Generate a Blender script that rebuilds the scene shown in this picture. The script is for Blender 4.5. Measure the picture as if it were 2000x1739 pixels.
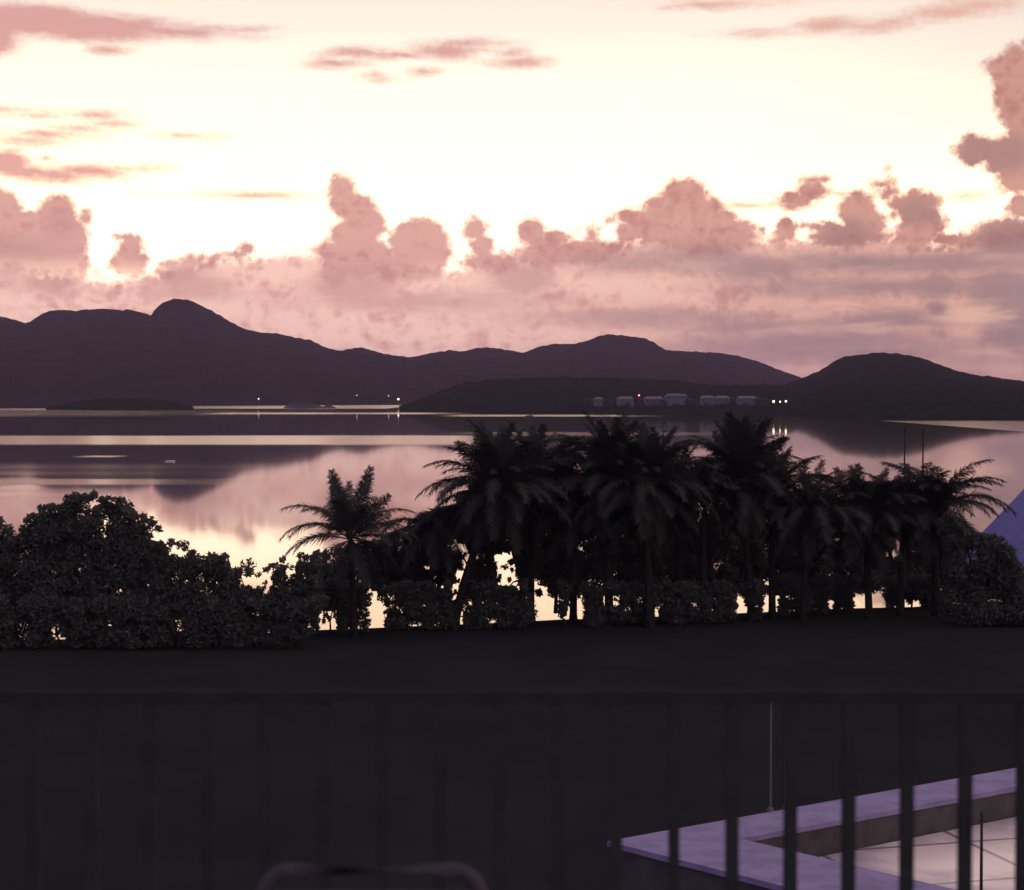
import bpy, math, random
import numpy as np
from mathutils import Vector, Matrix, noise as mnoise

S = bpy.context.scene
COL = S.collection
for o in list(bpy.data.objects):
    bpy.data.objects.remove(o)
PI = math.pi
R = math.radians

# ------------------------------------------------------------------ camera
F = 3600.0                    # focal length in photograph pixels (2000 wide)
HZ = 768.0                    # row of the true horizon
CX, CY = 1000.0, 869.5
CAMZ = 15.0                   # metres above the bay
PITCH = math.atan((CY - HZ) / F)
cam = bpy.data.cameras.new('camera')
cam.sensor_width = 36.0
cam.lens = 36.0 * F / 2000.0
cam.clip_start = 0.1
cam.clip_end = 60000.0
cam.dof.use_dof = True
cam.dof.focus_distance = 110.0
cam.dof.aperture_fstop = 5.0
camo = bpy.data.objects.new('camera', cam)
COL.objects.link(camo)
camo.location = (0, 0, CAMZ)
camo.rotation_euler = (PI / 2 - PITCH, 0, 0)
S.camera = camo

def at(px, py, Y):
    """point at forward distance Y seen in column px, row py of the photograph"""
    r = (px - CX) / F
    u = (CY - py) / F
    dy = math.cos(PITCH) + u * math.sin(PITCH)
    dz = -math.sin(PITCH) + u * math.cos(PITCH)
    k = Y / dy
    return Vector((r * k, Y, CAMZ + dz * k))

def on_plane(px, py, z):
    r = (px - CX) / F
    u = (CY - py) / F
    dy = math.cos(PITCH) + u * math.sin(PITCH)
    dz = -math.sin(PITCH) + u * math.cos(PITCH)
    k = (z - CAMZ) / dz
    return Vector((r * k, dy * k, z))

# ------------------------------------------------------------------ node helper
class NT:
    def __init__(s, tree):
        s.t = tree
    def node(s, typ, **kw):
        n = s.t.nodes.new(typ)
        for k, v in kw.items():
            setattr(n, k, v)
        return n
    def put(s, sock, v):
        if isinstance(v, bpy.types.NodeSocket):
            s.t.links.new(v, sock)
        else:
            sock.default_value = v
    def math(s, op, a, b=None, c=None, clamp=False):
        n = s.node('ShaderNodeMath', operation=op, use_clamp=clamp)
        s.put(n.inputs[0], a)
        if b is not None: s.put(n.inputs[1], b)
        if c is not None: s.put(n.inputs[2], c)
        return n.outputs[0]
    def add(s, a, b): return s.math('ADD', a, b)
    def sub(s, a, b): return s.math('SUBTRACT', a, b)
    def mul(s, a, b): return s.math('MULTIPLY', a, b)
    def mx(s, a, b): return s.math('MAXIMUM', a, b)
    def vec(s, op, a, b=None, c=None):
        n = s.node('ShaderNodeVectorMath', operation=op)
        s.put(n.inputs[0], a)
        if b is not None: s.put(n.inputs[1], b)
        if c is not None: s.put(n.inputs[2], c)
        return n.outputs['Value'] if op in ('LENGTH', 'DOT_PRODUCT') else n.outputs['Vector']
    def step(s, x, e0, e1, t0=0.0, t1=1.0):
        n = s.node('ShaderNodeMapRange', interpolation_type='SMOOTHSTEP')
        s.put(n.inputs['Value'], x)
        for k, v in (('From Min', e0), ('From Max', e1), ('To Min', t0), ('To Max', t1)):
            s.put(n.inputs[k], v)
        return n.outputs['Result']
    def mix(s, f, a, b):
        n = s.node('ShaderNodeMix', data_type='RGBA')
        s.put(n.inputs[0], f)
        s.put(n.inputs[6], a if isinstance(a, bpy.types.NodeSocket) else (*a, 1))
        s.put(n.inputs[7], b if isinstance(b, bpy.types.NodeSocket) else (*b, 1))
        return n.outputs[2]
    def noise(s, v, scale, detail=4.0, rough=0.55, dist=0.0, dim='3D'):
        n = s.node('ShaderNodeTexNoise', noise_dimensions=dim)
        if v is not None: s.put(n.inputs['Vector'], v)
        n.inputs['Scale'].default_value = scale
        n.inputs['Detail'].default_value = detail
        n.inputs['Roughness'].default_value = rough
        n.inputs['Distortion'].default_value = dist
        return n.outputs['Fac']
    def ramp(s, f, pts, interp='LINEAR'):
        n = s.node('ShaderNodeValToRGB')
        cr = n.color_ramp
        cr.interpolation = interp
        while len(cr.elements) > 1:
            cr.elements.remove(cr.elements[-1])
        cr.elements[0].position = pts[0][0]
        cr.elements[0].color = (*pts[0][1], 1)
        for p, c in pts[1:]:
            e = cr.elements.new(p)
            e.color = (*c, 1)
        s.put(n.inputs[0], f)
        return n.outputs[0]
    def curve(s, x, pts):
        n = s.node('ShaderNodeFloatCurve')
        c = n.mapping.curves[0]
        while len(c.points) > 2:
            c.points.remove(c.points[1])
        c.points[0].location = pts[0]
        c.points[1].location = pts[-1]
        for p in pts[1:-1]:
            c.points.new(*p)
        n.mapping.update()
        s.put(n.inputs['Value'], x)
        return n.outputs[0]

# ------------------------------------------------------------------ world: dusk sky
world = bpy.data.worlds.new('World')
S.world = world
world.use_nodes = True
world.cycles.sampling_method = 'MANUAL'
world.cycles.sample_map_resolution = 1024
wt = world.node_tree
wt.nodes.clear()
W = NT(wt)
K = F * PI / 180.0            # sky units per degree
SKY_EXPO = 1.0
def skyp(px, py):
    d = at(px, py, 1.0) - Vector((0, 0, CAMZ))
    d.normalize()
    return (1000 + math.degrees(math.atan2(d.x, d.y)) * K, HZ - math.degrees(math.asin(d.z)) * K)

tc = W.node('ShaderNodeTexCoord').outputs['Generated']
sep = W.node('ShaderNodeSeparateXYZ')
W.put(sep.inputs[0], tc)
dx, dy, dz = sep.outputs
az = W.math('DEGREES', W.math('ARCTAN2', dx, dy))
el = W.math('DEGREES', W.math('ARCSINE', dz))
pxs = W.math('MULTIPLY_ADD', az, K, 1000.0)
pys = W.math('MULTIPLY_ADD', el, -K, HZ)
comb = W.node('ShaderNodeCombineXYZ')
W.put(comb.inputs[0], pxs); W.put(comb.inputs[1], pys)
P0 = comb.outputs[0]

nish = W.node('ShaderNodeTexSky', sky_type='NISHITA', sun_disc=False)
nish.sun_elevation = R(-1.5)
nish.sun_rotation = R(0.0)
nish.dust_density = 3.0
nishc = W.vec('SCALE', nish.outputs[0]); nishc.node.inputs['Scale'].default_value = 0.06

# afterglow over the western horizon
glow = W.ramp(W.math('DIVIDE', W.math('MAXIMUM', el, 0.0), 45.0), [
    (0.0, (1.75, 1.25, .95)), (3/45, (2.4, 1.65, 1.20)), (4.6/45, (2.5, 1.80, 1.30)), (6/45, (2.4, 1.66, 1.08)), (7.5/45, (2.1, 1.48, 1.0)),
    (9.3/45, (1.45, 1.20, .93)), (11/45, (1.06, .94, .80)), (12.5/45, (1.06, .83, .70)), (18/45, (1.25, .88, .72)),
    (26/45, (1.0, .68, .60)), (37/45, (.34, .23, .42)), (1.0, (.13, .11, .36))])
back = W.ramp(W.math('DIVIDE', W.math('MAXIMUM', el, 0.0), 45.0), [
    (0.0, (.46, .36, .50)), (0.4, (.40, .32, .52)), (1.0, (.13, .11, .36))])
westness = W.step(W.math('ABSOLUTE', az), 110.0, 25.0)
sky = W.mix(westness, back, glow)
# pinker towards the right and the top
pinkr = W.mul(W.step(pxs, 1300, 2100), W.step(pys, 430, 60))
sky = W.mix(W.mul(pinkr, 0.75), sky, (.92, .76, .66))
sky = W.vec('ADD', sky, nishc)

# edge wobble shared by every cloud
nb = W.noise(P0, 1/46, 5.0, 0.55)
billow = W.math('ABSOLUTE', W.math('MULTIPLY_ADD', nb, 2.0, -1.0))      # creased lobes
nf = W.noise(P0, 1/13, 4.0, 0.6)
P1 = W.vec('MULTIPLY', P0, (1.0, 4.2, 1.0))
ns = W.noise(P1, 1/110, 6.0, 0.6, 0.6)                                   # streaks
nl = W.noise(W.vec('MULTIPLY', P0, (1.0, 2.0, 1.0)), 1/170, 5.0, 0.55)

def blobs(lst, k=8.0):
    acc = None
    for cx, cy, rx, ry in lst:
        x, y = skyp(cx, cy)
        v = W.vec('MULTIPLY_ADD', P0, (1/rx, 1/ry, 0), (-x/rx, -y/ry, 0))
        r = min(rx, ry)
        d = W.math('MULTIPLY_ADD', W.vec('LENGTH', v), r, -r)
        acc = d if acc is None else W.math('SMOOTH_MIN', acc, d, k)
    return acc

CUMULUS = [
    (0, 425, 42, 50), (45, 462, 50, 48), (112, 425, 36, 40), (118, 462, 52, 40), (166, 425, 9, 14), (75, 500, 62, 40), (130, 515, 40, 46), (20, 525, 60, 50), (-70, 440, 80, 110),
    (256, 482, 20, 22), (238, 464, 14, 6), (262, 470, 14, 8), (252, 512, 32, 26),
    (372, 514, 30, 12), (345, 530, 36, 18), (480, 486, 14, 12), (462, 498, 16, 8), (410, 506, 26, 4),
    (667, 368, 24, 24), (674, 396, 30, 26), (700, 412, 36, 28), (716, 438, 34, 34), (690, 462, 46, 34), (705, 500, 58, 40), (655, 515, 26, 40),
    (820, 470, 54, 42), (795, 474, 36, 30), (842, 496, 38, 30), (800, 520, 60, 30),
    (928, 448, 20, 20), (918, 458, 14, 8), (942, 482, 20, 20), (955, 512, 50, 16),
    (1038, 455, 28, 24), (1052, 472, 26, 14), (1086, 466, 26, 14), (1070, 495, 60, 22), (1156, 458, 10, 16), (1150, 490, 60, 20),
    (1335, 390, 46, 38), (1300, 412, 44, 28), (1238, 424, 36, 14), (1362, 416, 44, 30), (1405, 432, 34, 24), (1448, 446, 26, 16), (1290, 445, 60, 30), (1380, 460, 100, 30), (1225, 455, 20, 22),
    (1584, 372, 26, 18), (1590, 355, 20, 7), (1558, 392, 24, 14), (1545, 402, 16, 10),
    (1674, 412, 34, 32), (1690, 440, 38, 32), (1622, 450, 30, 16), (1533, 452, 18, 20), (1642, 462, 50, 18), (1590, 442, 30, 5),
    (1783, 405, 36, 26), (1800, 425, 34, 22), (1822, 396, 14, 14), (1786, 384, 12, 14), (1735, 372, 8, 20), (1748, 395, 8, 22), (1718, 360, 14, 6), (1790, 455, 40, 26), (1830, 440, 20, 14),
    (1880, 470, 60, 12), (1960, 455, 60, 26), (1990, 170, 44, 74), (1970, 130, 34, 22), (1940, 130, 12, 8), (1990, 240, 22, 50), (1905, 294, 32, 26), (1880, 294, 14, 8), (1970, 305, 44, 36), (1990, 345, 38, 30), (1992, 405, 20, 22), (2090, 260, 90, 200),
]
WISPS = [
    (60, 38, 120, 30), (190, 55, 150, 26), (330, 62, 120, 12), (410, 55, 60, 5), (210, 98, 26, 7), (-120, 60, 150, 60),
    (690, 102, 50, 9), (780, 108, 70, 6), (870, 100, 60, 14), (900, 86, 50, 6), (1010, 122, 46, 8), (1000, 104, 26, 7), (730, 148, 22, 7), (820, 140, 20, 6), (660, 125, 40, 8),
    (40, 274, 44, 6), (100, 262, 60, 7), (160, 252, 40, 6), (215, 242, 36, 8), (195, 226, 36, 7), (20, 214, 36, 4), (75, 226, 26, 4),
    (15, 318, 44, 26), (60, 335, 40, 14), (110, 343, 52, 16), (170, 335, 84, 13), (250, 330, 40, 6), (90, 310, 10, 6),
    (1620, 50, 50, 12), (1690, 52, 66, 10), (1745, 42, 60, 8), (1850, 24, 70, 10), (1920, 10, 60, 9), (1500, 65, 40, 4),
    (360, 264, 24, 3), (480, 382, 56, 3), (1460, 402, 60, 3), (1640, 378, 60, 5), (1890, 382, 30, 4), (1400, 8, 60, 4),
]
DARKS = [
    (1250, 515, 70, 12), (1480, 522, 60, 16), (1350, 500, 60, 12), (1760, 512, 110, 9), (1900, 516, 90, 9), (1960, 570, 60, 34), (1830, 555, 26, 18), (1720, 628, 90, 14), (1975, 640, 50, 40),
    (1600, 665, 130, 12), (1450, 640, 60, 8), (1470, 680, 120, 12), (1700, 560, 100, 8), (690, 560, 60, 24), (1010, 545, 46, 24), (100, 545, 30, 26), (370, 560, 50, 14), (1940, 300, 60, 34), (1990, 470, 60, 30), (1830, 600, 14, 30), (1640, 690, 200, 8), (1250, 620, 120, 10), (830, 590, 90, 6), (120, 440, 26, 20), (40, 490, 50, 16),
    (1650, 455, 40, 20), (1790, 415, 26, 16),
]
GLINTS = [(1850, 590, 40, 6), (1880, 648, 18, 4), (1985, 720, 30, 7), (1900, 620, 70, 20), (1600, 722, 60, 8), (1780, 640, 80, 5), (1930, 690, 70, 8)]

edge = W.add(W.mul(billow, -24.0), W.math('MULTIPLY_ADD', nf, -15.0, 11.5))
dC = W.add(W.add(blobs(CUMULUS), edge), -6.5)
mC = W.step(dC, 7.0, -10.0)
# continuous bank near the horizon
def bx(x): return (skyp(x, 500)[0] + 500) / 3000.0
def by(y): return y / 800.0
bank = W.curve(W.math('DIVIDE', W.add(pxs, 500.0), 3000.0), [
    (0.0, by(470)), (bx(0), by(518)), (bx(190), by(532)), (bx(300), by(524)), (bx(345), by(512)), (bx(430), by(502)), (bx(560), by(486)), (bx(640), by(478)), (bx(760), by(488)),
    (bx(880), by(512)), (bx(940), by(496)), (bx(1000), by(482)), (bx(1150), by(462)), (bx(1300), by(444)), (bx(1450), by(452)), (bx(1520), by(464)), (bx(1700), by(452)), (bx(1860), by(464)), (bx(1960), by(446)), (1.0, by(430))])
dB = W.add(W.sub(W.mul(bank, 800.0), pys), edge)
mB = W.step(W.add(W.add(dB, W.mul(billow, -34.0)), W.math('MULTIPLY_ADD', nl, -60.0, 34.0)), 12.0, -30.0)
dW = W.add(blobs(WISPS), W.math('MULTIPLY_ADD', ns, -26.0, 11.5))
dW = W.add(dW, W.math('MULTIPLY_ADD', nf, -10.0, 5.0))
mW = W.step(dW, 11.0, -13.0)
dD = W.add(blobs(DARKS, 16.0), W.math('MULTIPLY_ADD', ns, -46.0, 12.0))
mD = W.step(dD, 16.0, -20.0)
dG = W.add(blobs(GLINTS, 10.0), W.math('MULTIPLY_ADD', ns, -50.0, 25.0))
mG = W.step(dG, 10.0, -12.0)

xr = W.step(pxs, 800, 1900)
lit = W.step(W.math('MULTIPLY_ADD', billow, -0.8, W.add(W.math('MULTIPLY_ADD', nf, .25, nl), W.math('MULTIPLY_ADD', ns, 0.5, -0.25))), 0.20, 0.66)
low = W.step(pys, 470, 600)
# bank: pale pink haze of cloud, streaked, greyer to the right
cb = W.mix(lit, W.mix(xr, (.70, .315, .295), (.44, .195, .185)), W.mix(xr, (.98, .60, .52), (.76, .385, .315)))
cb = W.mix(W.mul(mD, 0.85), cb, W.mix(W.step(pxs, 800, 1700), (.64, .32, .30), (.25, .15, .18)))
cb = W.mix(W.mul(mG, 0.6), cb, (.90, .54, .39))
# towers: rosier and darker at the top, melting into the bank
cc = W.mix(W.mul(lit, 0.75), W.mix(xr, (.60, .258, .238), (.49, .212, .186)), W.mix(xr, (.79, .425, .372), (.70, .35, .29)))
cc = W.mix(W.mul(mD, 0.6), cc, W.mix(W.step(pxs, 800, 1700), (.56, .27, .26), (.30, .165, .17)))
sk = W.mix(W.mul(mW, 0.92), sky, W.mix(W.step(pxs, 900, 1800), (.73, .345, .315), (.80, .44, .35)))
front = W.step(W.math('ABSOLUTE', az), 75.0, 45.0)
sk = W.mix(W.mul(W.mul(mB, 0.95), front), sk, cb)
sk = W.mix(W.mul(W.mul(W.mul(mC, 0.97), W.step(pys, 600, 500, .15, 1.0)), front), sk, cc)
bgn = W.node('ShaderNodeBackground')
W.put(bgn.inputs['Color'], sk)
bgn.inputs['Strength'].default_value = SKY_EXPO
wo = W.node('ShaderNodeOutputWorld')
wt.links.new(bgn.outputs[0], wo.inputs['Surface'])

S.view_settings.view_transform = 'Standard'
S.view_settings.look = 'None'
S.view_settings.exposure = 0.0
S.view_settings.gamma = 1.0
S.view_settings.use_curve_mapping = False
S.render.engine = 'CYCLES'
cy = S.cycles
cy.use_denoising = True
cy.max_bounces = 5
cy.diffuse_bounces = 2
cy.glossy_bounces = 3
cy.transmission_bounces = 2
cy.volume_bounces = 0
cy.transparent_max_bounces = 4
cy.sample_clamp_indirect = 6.0
cy.caustics_reflective = False
cy.caustics_refractive = False

# ------------------------------------------------------------------ object helpers
def tag(o, label=None, cat=None, group=None, kind=None):
    if label: o['label'] = label
    if cat: o['category'] = cat
    if group: o['group'] = group
    if kind: o['kind'] = kind
    return o

def mesh_obj(name, v, f, m, parent=None, smooth=False):
    me = bpy.data.meshes.new(name)
    me.from_pydata([tuple(p) for p in v], [], [tuple(q) for q in f])
    if smooth:
        me.polygons.foreach_set('use_smooth', [True] * len(me.polygons))
    me.update()
    if m: me.materials.append(m)
    o = bpy.data.objects.new(name, me)
    COL.objects.link(o)
    if parent: o.parent = parent
    return o

def empty(name, loc, label, cat, group=None):
    o = bpy.data.objects.new(name, None)
    COL.objects.link(o)
    o.location = loc
    o.empty_display_size = 0.3
    return tag(o, label, cat, group)

class MB:
    """collects shapes that become ONE mesh object"""
    def __init__(s):
        s.v = []; s.f = []
    def raw(s, v, f):
        n = len(s.v)
        s.v += [tuple(p) for p in v]
        s.f += [tuple(i + n for i in q) for q in f]
        return s
    def box(s, c, d, rz=0.0, bev=0.0):
        hx, hy, hz = d[0]/2, d[1]/2, d[2]/2
        ca, sa = math.cos(rz), math.sin(rz)
        v = []
        for z in (-hz, hz):
            for x, y in ((-hx, -hy), (hx, -hy), (hx, hy), (-hx, hy)):
                v.append((c[0] + x*ca - y*sa, c[1] + x*sa + y*ca, c[2] + z))
        return s.raw(v, [(3, 2, 1, 0), (4, 5, 6, 7), (0, 1, 5, 4), (1, 2, 6, 5), (2, 3, 7, 6), (3, 0, 4, 7)])
    def prism(s, poly, z0, z1):
        n = len(poly)
        v = [(p[0], p[1], z0) for p in poly] + [(p[0], p[1], z1) for p in poly]
        f = [tuple(reversed(range(n))), tuple(range(n, 2*n))]
        f += [(i, (i+1) % n, n + (i+1) % n, n + i) for i in range(n)]
        return s.raw(v, f)
    def tube(s, pts, rad, n=8):
        pts = [Vector(p) for p in pts]
        if not hasattr(rad, '__len__'): rad = [rad] * len(pts)
        v = []; f = []
        ref = Vector((1, 0, 0))
        for i, p in enumerate(pts):
            t = (pts[min(i+1, len(pts)-1)] - pts[max(i-1, 0)]).normalized()
            a = ref - t * ref.dot(t)
            if a.length < 1e-3:
                a = Vector((0, 1, 0)) - t * t.y
            a.normalize(); b = t.cross(a)
            for k in range(n):
                q = 2*PI*k/n
                v.append(p + (a*math.cos(q) + b*math.sin(q)) * rad[i])
        for i in range(len(pts)-1):
            for k in range(n):
                f.append((i*n+k, i*n+(k+1) % n, (i+1)*n+(k+1) % n, (i+1)*n+k))
        f.append(tuple(reversed(range(n))))
        f.append(tuple(range((len(pts)-1)*n, len(pts)*n)))
        return s.raw(v, f)
    def ball(s, c, r, n=10, m=7):
        v = [(c[0], c[1], c[2]+r)]; f = []
        for i in range(1, m):
            a = PI*i/m
            for k in range(n):
                q = 2*PI*k/n
                v.append((c[0]+r*math.sin(a)*math.cos(q), c[1]+r*math.sin(a)*math.sin(q), c[2]+r*math.cos(a)))
        v.append((c[0], c[1], c[2]-r))
        for k in range(n): f.append((0, 1+k, 1+(k+1) % n))
        for i in range(m-2):
            for k in range(n):
                a = 1+i*n; f.append((a+k, a+n+k, a+n+(k+1) % n, a+(k+1) % n))
        b = 1+(m-2)*n
        for k in range(n): f.append((b+k, len(v)-1, b+(k+1) % n))
        return s.raw(v, f)
    def build(s, name, m, parent=None, smooth=False):
        return mesh_obj(name, s.v, s.f, m, parent, smooth)

# ------------------------------------------------------------------ materials
def mat(name, col, rough=0.8, metal=0.0, spec=0.3, var=0.0, scale=1.0, bump=0.0, col2=None):
    m = bpy.data.materials.new(name); m.use_nodes = True
    t = NT(m.node_tree); b = m.node_tree.nodes['Principled BSDF']
    b.inputs['Roughness'].default_value = rough
    b.inputs['Metallic'].default_value = metal
    b.inputs['Specular IOR Level'].default_value = spec
    if var or col2:
        co = t.node('ShaderNodeTexCoord').outputs['Object']
        n = t.noise(co, scale, 6.0, 0.6)
        c2 = col2 or tuple(c*(1-var) for c in col)
        f = t.step(n, 0.35, 0.65)
        t.put(b.inputs['Base Color'], t.mix(f, c2, col))
        if bump:
            bn = t.node('ShaderNodeBump'); bn.inputs['Strength'].default_value = bump
            t.put(bn.inputs['Height'], n); t.put(b.inputs['Normal'], bn.outputs[0])
    else:
        b.inputs['Base Color'].default_value = (*col, 1)
    return m

def emis(name, col, s):
    m = bpy.data.materials.new(name); m.use_nodes = True
    b = m.node_tree.nodes['Principled BSDF']
    b.inputs['Base Color'].default_value = (*col, 1)
    b.inputs['Emission Color'].default_value = (*col, 1)
    b.inputs['Emission Strength'].default_value = s
    return m

M_forest = mat('hill_forest', (.024, .022, .020), 0.95, spec=0.0, scale=.02, col2=(.012, .012, .011), bump=0.5)
M_forest2 = mat('near_hill_forest', (.010, .020, .010), 0.95, spec=0.0, scale=.05, col2=(.005, .012, .005), bump=0.5)
M_forest3 = mat('right_hill_forest', (.008, .018, .008), 0.95, spec=0.0, scale=.04, col2=(.004, .011, .004), bump=0.5)
M_leaf = mat('leaf', (.064, .068, .062), 0.9, spec=.0, scale=.8, col2=(.058, .062, .056))
M_palm = mat('palm_leaf', (.046, .049, .045), 0.9, spec=.0, scale=.6, col2=(.040, .043, .039))
for m_ in (M_leaf,):          # leaves let a little of the light behind them through
    t = NT(m_.node_tree)
    tl = t.node('ShaderNodeBsdfTranslucent'); tl.inputs['Color'].default_value = (.035, .034, .028, 1)
    ad = t.node('ShaderNodeAddShader')
    t.t.links.new(m_.node_tree.nodes['Principled BSDF'].outputs[0], ad.inputs[0]); t.t.links.new(tl.outputs[0], ad.inputs[1])
    t.t.links.new(ad.outputs[0], m_.node_tree.nodes['Material Output'].inputs['Surface'])
M_bark = mat('bark', (.032, .030, .028), 0.9, spec=.05, scale=4, var=.5, bump=.4)
M_lawn = mat('lawn', (.026, .028, .027), 0.95, spec=0.0, scale=.22, col2=(.020, .023, .024), bump=.3)
M_cap = mat('pale_concrete', (.275, .232, .395), 0.85, spec=.2, scale=1.7, var=.26, bump=.15)
M_wall = mat('dark_stone', (.045, .042, .04), 0.9, spec=.1, scale=1.5, var=.4)
M_inner = mat('bitumen_upstand', (.085, .08, .08), 0.8, spec=.2, scale=2, var=.3)
M_rail = mat('dark_painted_iron', (.044, .048, .047), 0.9, spec=.0, scale=12, var=.2)
M_handrail = mat('dimmed_dark_iron', (.037, .041, .040), 0.95, spec=.0, scale=12, var=.2)  # railing iron with its colour darkened to offset skylight on the top face
M_pale = mat('pale_painted_metal', (.13, .12, .145), 0.6, spec=.2, scale=3, var=.15)
M_house = mat('weathered_render', (.13, .125, .165), 0.9, spec=.2, scale=.3, var=.12)
M_hroof = mat('grey_roof', (.20, .18, .18), 0.9, spec=.1, scale=.4, var=.3)
M_glass = mat('shuttered_window', (.085, .08, .105), 0.8, spec=.1)
M_roof = mat('pale_sheet_roof', (.15, .145, .33), 0.6, spec=.3, scale=1.2, var=.15)
M_rock = mat('dark_rock', (.05, .048, .045), 0.9, spec=.1, scale=.4, var=.5)
M_chair = mat('grey_woven_plastic', (.075, .062, .078), 0.8, spec=.1, scale=20, var=.2)
M_post = mat('dark_post', (.035, .03, .028), 0.8, spec=.1)
M_boatw = mat('white_hull', (.8, .78, .75), 0.4, spec=.4)
M_boatd = mat('dark_hull', (.03, .035, .04), 0.5, spec=.3)
M_lampw = emis('warm_lamp', (1, .80, .42), 8)
M_lampg = emis('cool_lamp', (.75, 1, .75), 1.8)
M_lampr = emis('red_lamp', (1, .12, .13), 8)

# water: calm water mirrors the hills, wind lanes roughen it
M_water = bpy.data.materials.new('water'); M_water.use_nodes = True
t = NT(M_water.node_tree); b = M_water.node_tree.nodes['Principled BSDF']
b.inputs['Base Color'].default_value = (.012, .013, .016, 1)
b.inputs['IOR'].default_value = 1.38
b.inputs['Specular IOR Level'].default_value = 0.5
geo = t.node('ShaderNodeNewGeometry').outputs['Position']
sp = t.node('ShaderNodeSeparateXYZ'); t.put(sp.inputs[0], geo)
wx, wy = sp.outputs[0], sp.outputs[1]
wob = t.noise(t.vec('MULTIPLY', geo, (1/140, 1/60, 1)), 1.0, 5.0, 0.6)
wobc = t.math('MULTIPLY_ADD', wob, 2.0, -1.0)
strk = t.noise(t.vec('MULTIPLY', geo, (1/260, 1/14, 1)), 1.0, 6.0, 0.65)
def rowY(py): return F * CAMZ / (py - HZ)
def lane(x0, x1, y0, y1, s=1.0, soft=0.12, xs=0.3, slope=0.0, wobble=0.05, grain=0.0):
    """wind lane between rows y0<y1 of the photograph's columns x0..x1, laid on the bay in metres"""
    Yf, Yn = rowY(y0), rowY(y1); Ym = 0.5*(Yf+Yn)
    X0, X1 = (x0-CX)/F*Ym, (x1-CX)/F*Ym
    yy = t.math('MULTIPLY_ADD', wobc, wobble*Ym, wy)
    if slope: yy = t.math('MULTIPLY_ADD', wx, -slope, yy)
    th = (Yf-Yn)*soft
    a = t.mul(t.step(yy, Yn-th, Yn+th), t.step(yy, Yf+th, Yf-th))
    w = (X1-X0)*xs
    a = t.mul(a, t.mul(t.step(wx, X0-w*.3, X0+w*.3), t.step(wx, X1+w*.2, X1-w)))
    if grain: a = t.mul(a, t.step(strk, 0.5-grain*.5, 0.5+.1))
    return t.mul(a, s)
LANES = [
    lane(370, 800, 790, 798.5, 1.0, .05, .02, wobble=.004),
    lane(-400, 140, 798, 801.5, .9, .1, .03, wobble=.004),
    lane(-900, 640, 801.5, 814, .95, .12, .45, wobble=.02, grain=.25),
    lane(400, 960, 806, 809.5, .9, .2, .3, wobble=.006),
    lane(880, 1330, 810, 814, .9, .2, .35, wobble=.006),
    lane(-900, 1000, 851, 869, 1.0, .14, .10, wobble=.02),
    lane(900, 1500, 844, 851, .5, .25, .45, wobble=.02, grain=.3),
    lane(150, 260, 890, 893.5, .7, .3, .4, wobble=.004),
    lane(-400, 560, 905, 934, .28, .2, .5, wobble=.02, grain=.35),
    lane(-600, 480, 936, 947, .8, .2, .55, wobble=.015),
    lane(-600, 330, 958, 985, .35, .25, .4, wobble=.02, grain=.2),
    lane(1848, 2600, 822, 846, .6, .03, .02, wobble=.004),
]
lm = LANES[0]
for l in LANES[1:]: lm = t.mx(lm, l)
t.put(b.inputs['Roughness'], t.math('MULTIPLY_ADD', lm, 0.13, 0.035))
# ------------------------------------------------------------------ setting: water and land
tag(mesh_obj('water', [(-9000, -200, 0), (9000, -200, 0), (9000, 12000, 0), (-9000, 12000, 0)], [(0, 1, 2, 3)], M_water), kind='structure')

# lawn: its far edge runs away from the camera towards the right
def edge_y(x): return 96.5 + 0.323*x if x > -20 else 90.0 + 0.15*(x+20)
gv = []; gf = []
xs = [-150 + 2.5*i for i in range(121)]
prof = [(-60, 3.0), (10, 3.0), (30, 3.0), (50, 3.0), (70, 3.0)]
rows = []
for x in xs:
    ey = edge_y(x) + 0.8*mnoise.noise(Vector((x*.2, 0, 3)))
    r = [(x, -40, 3.0), (x, 0, 3.0), (x, 20, 3.0)]
    for k in range(1, 15):
        yy = 20 + (ey-22)*k/14
        r.append((x, yy, 3.0 + 0.06*mnoise.noise(Vector((x*.15, yy*.15, 1)))))
    r += [(x, ey, 2.97), (x, ey+1.5, 2.4), (x, ey+4, 1.0), (x, ey+7, 0.15), (x, ey+12, -0.8), (x, ey+20, -0.9)]
    rows.append(r)
nr = len(rows[0])
for r in rows: gv += r
for i in range(len(rows)-1):
    for j in range(nr-1):
        gf.append((i*nr+j, (i+1)*nr+j, (i+1)*nr+j+1, i*nr+j+1))
tag(mesh_obj('lawn', gv, gf, M_lawn, smooth=True), kind='structure')

def interp(pts, x):
    if x <= pts[0][0]: return pts[0][1]
    for (x0, y0), (x1, y1) in zip(pts, pts[1:]):
        if x <= x1:
            f = (x-x0)/(x1-x0)
            return y0 + (y1-y0)*f
    return pts[-1][1]

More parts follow.
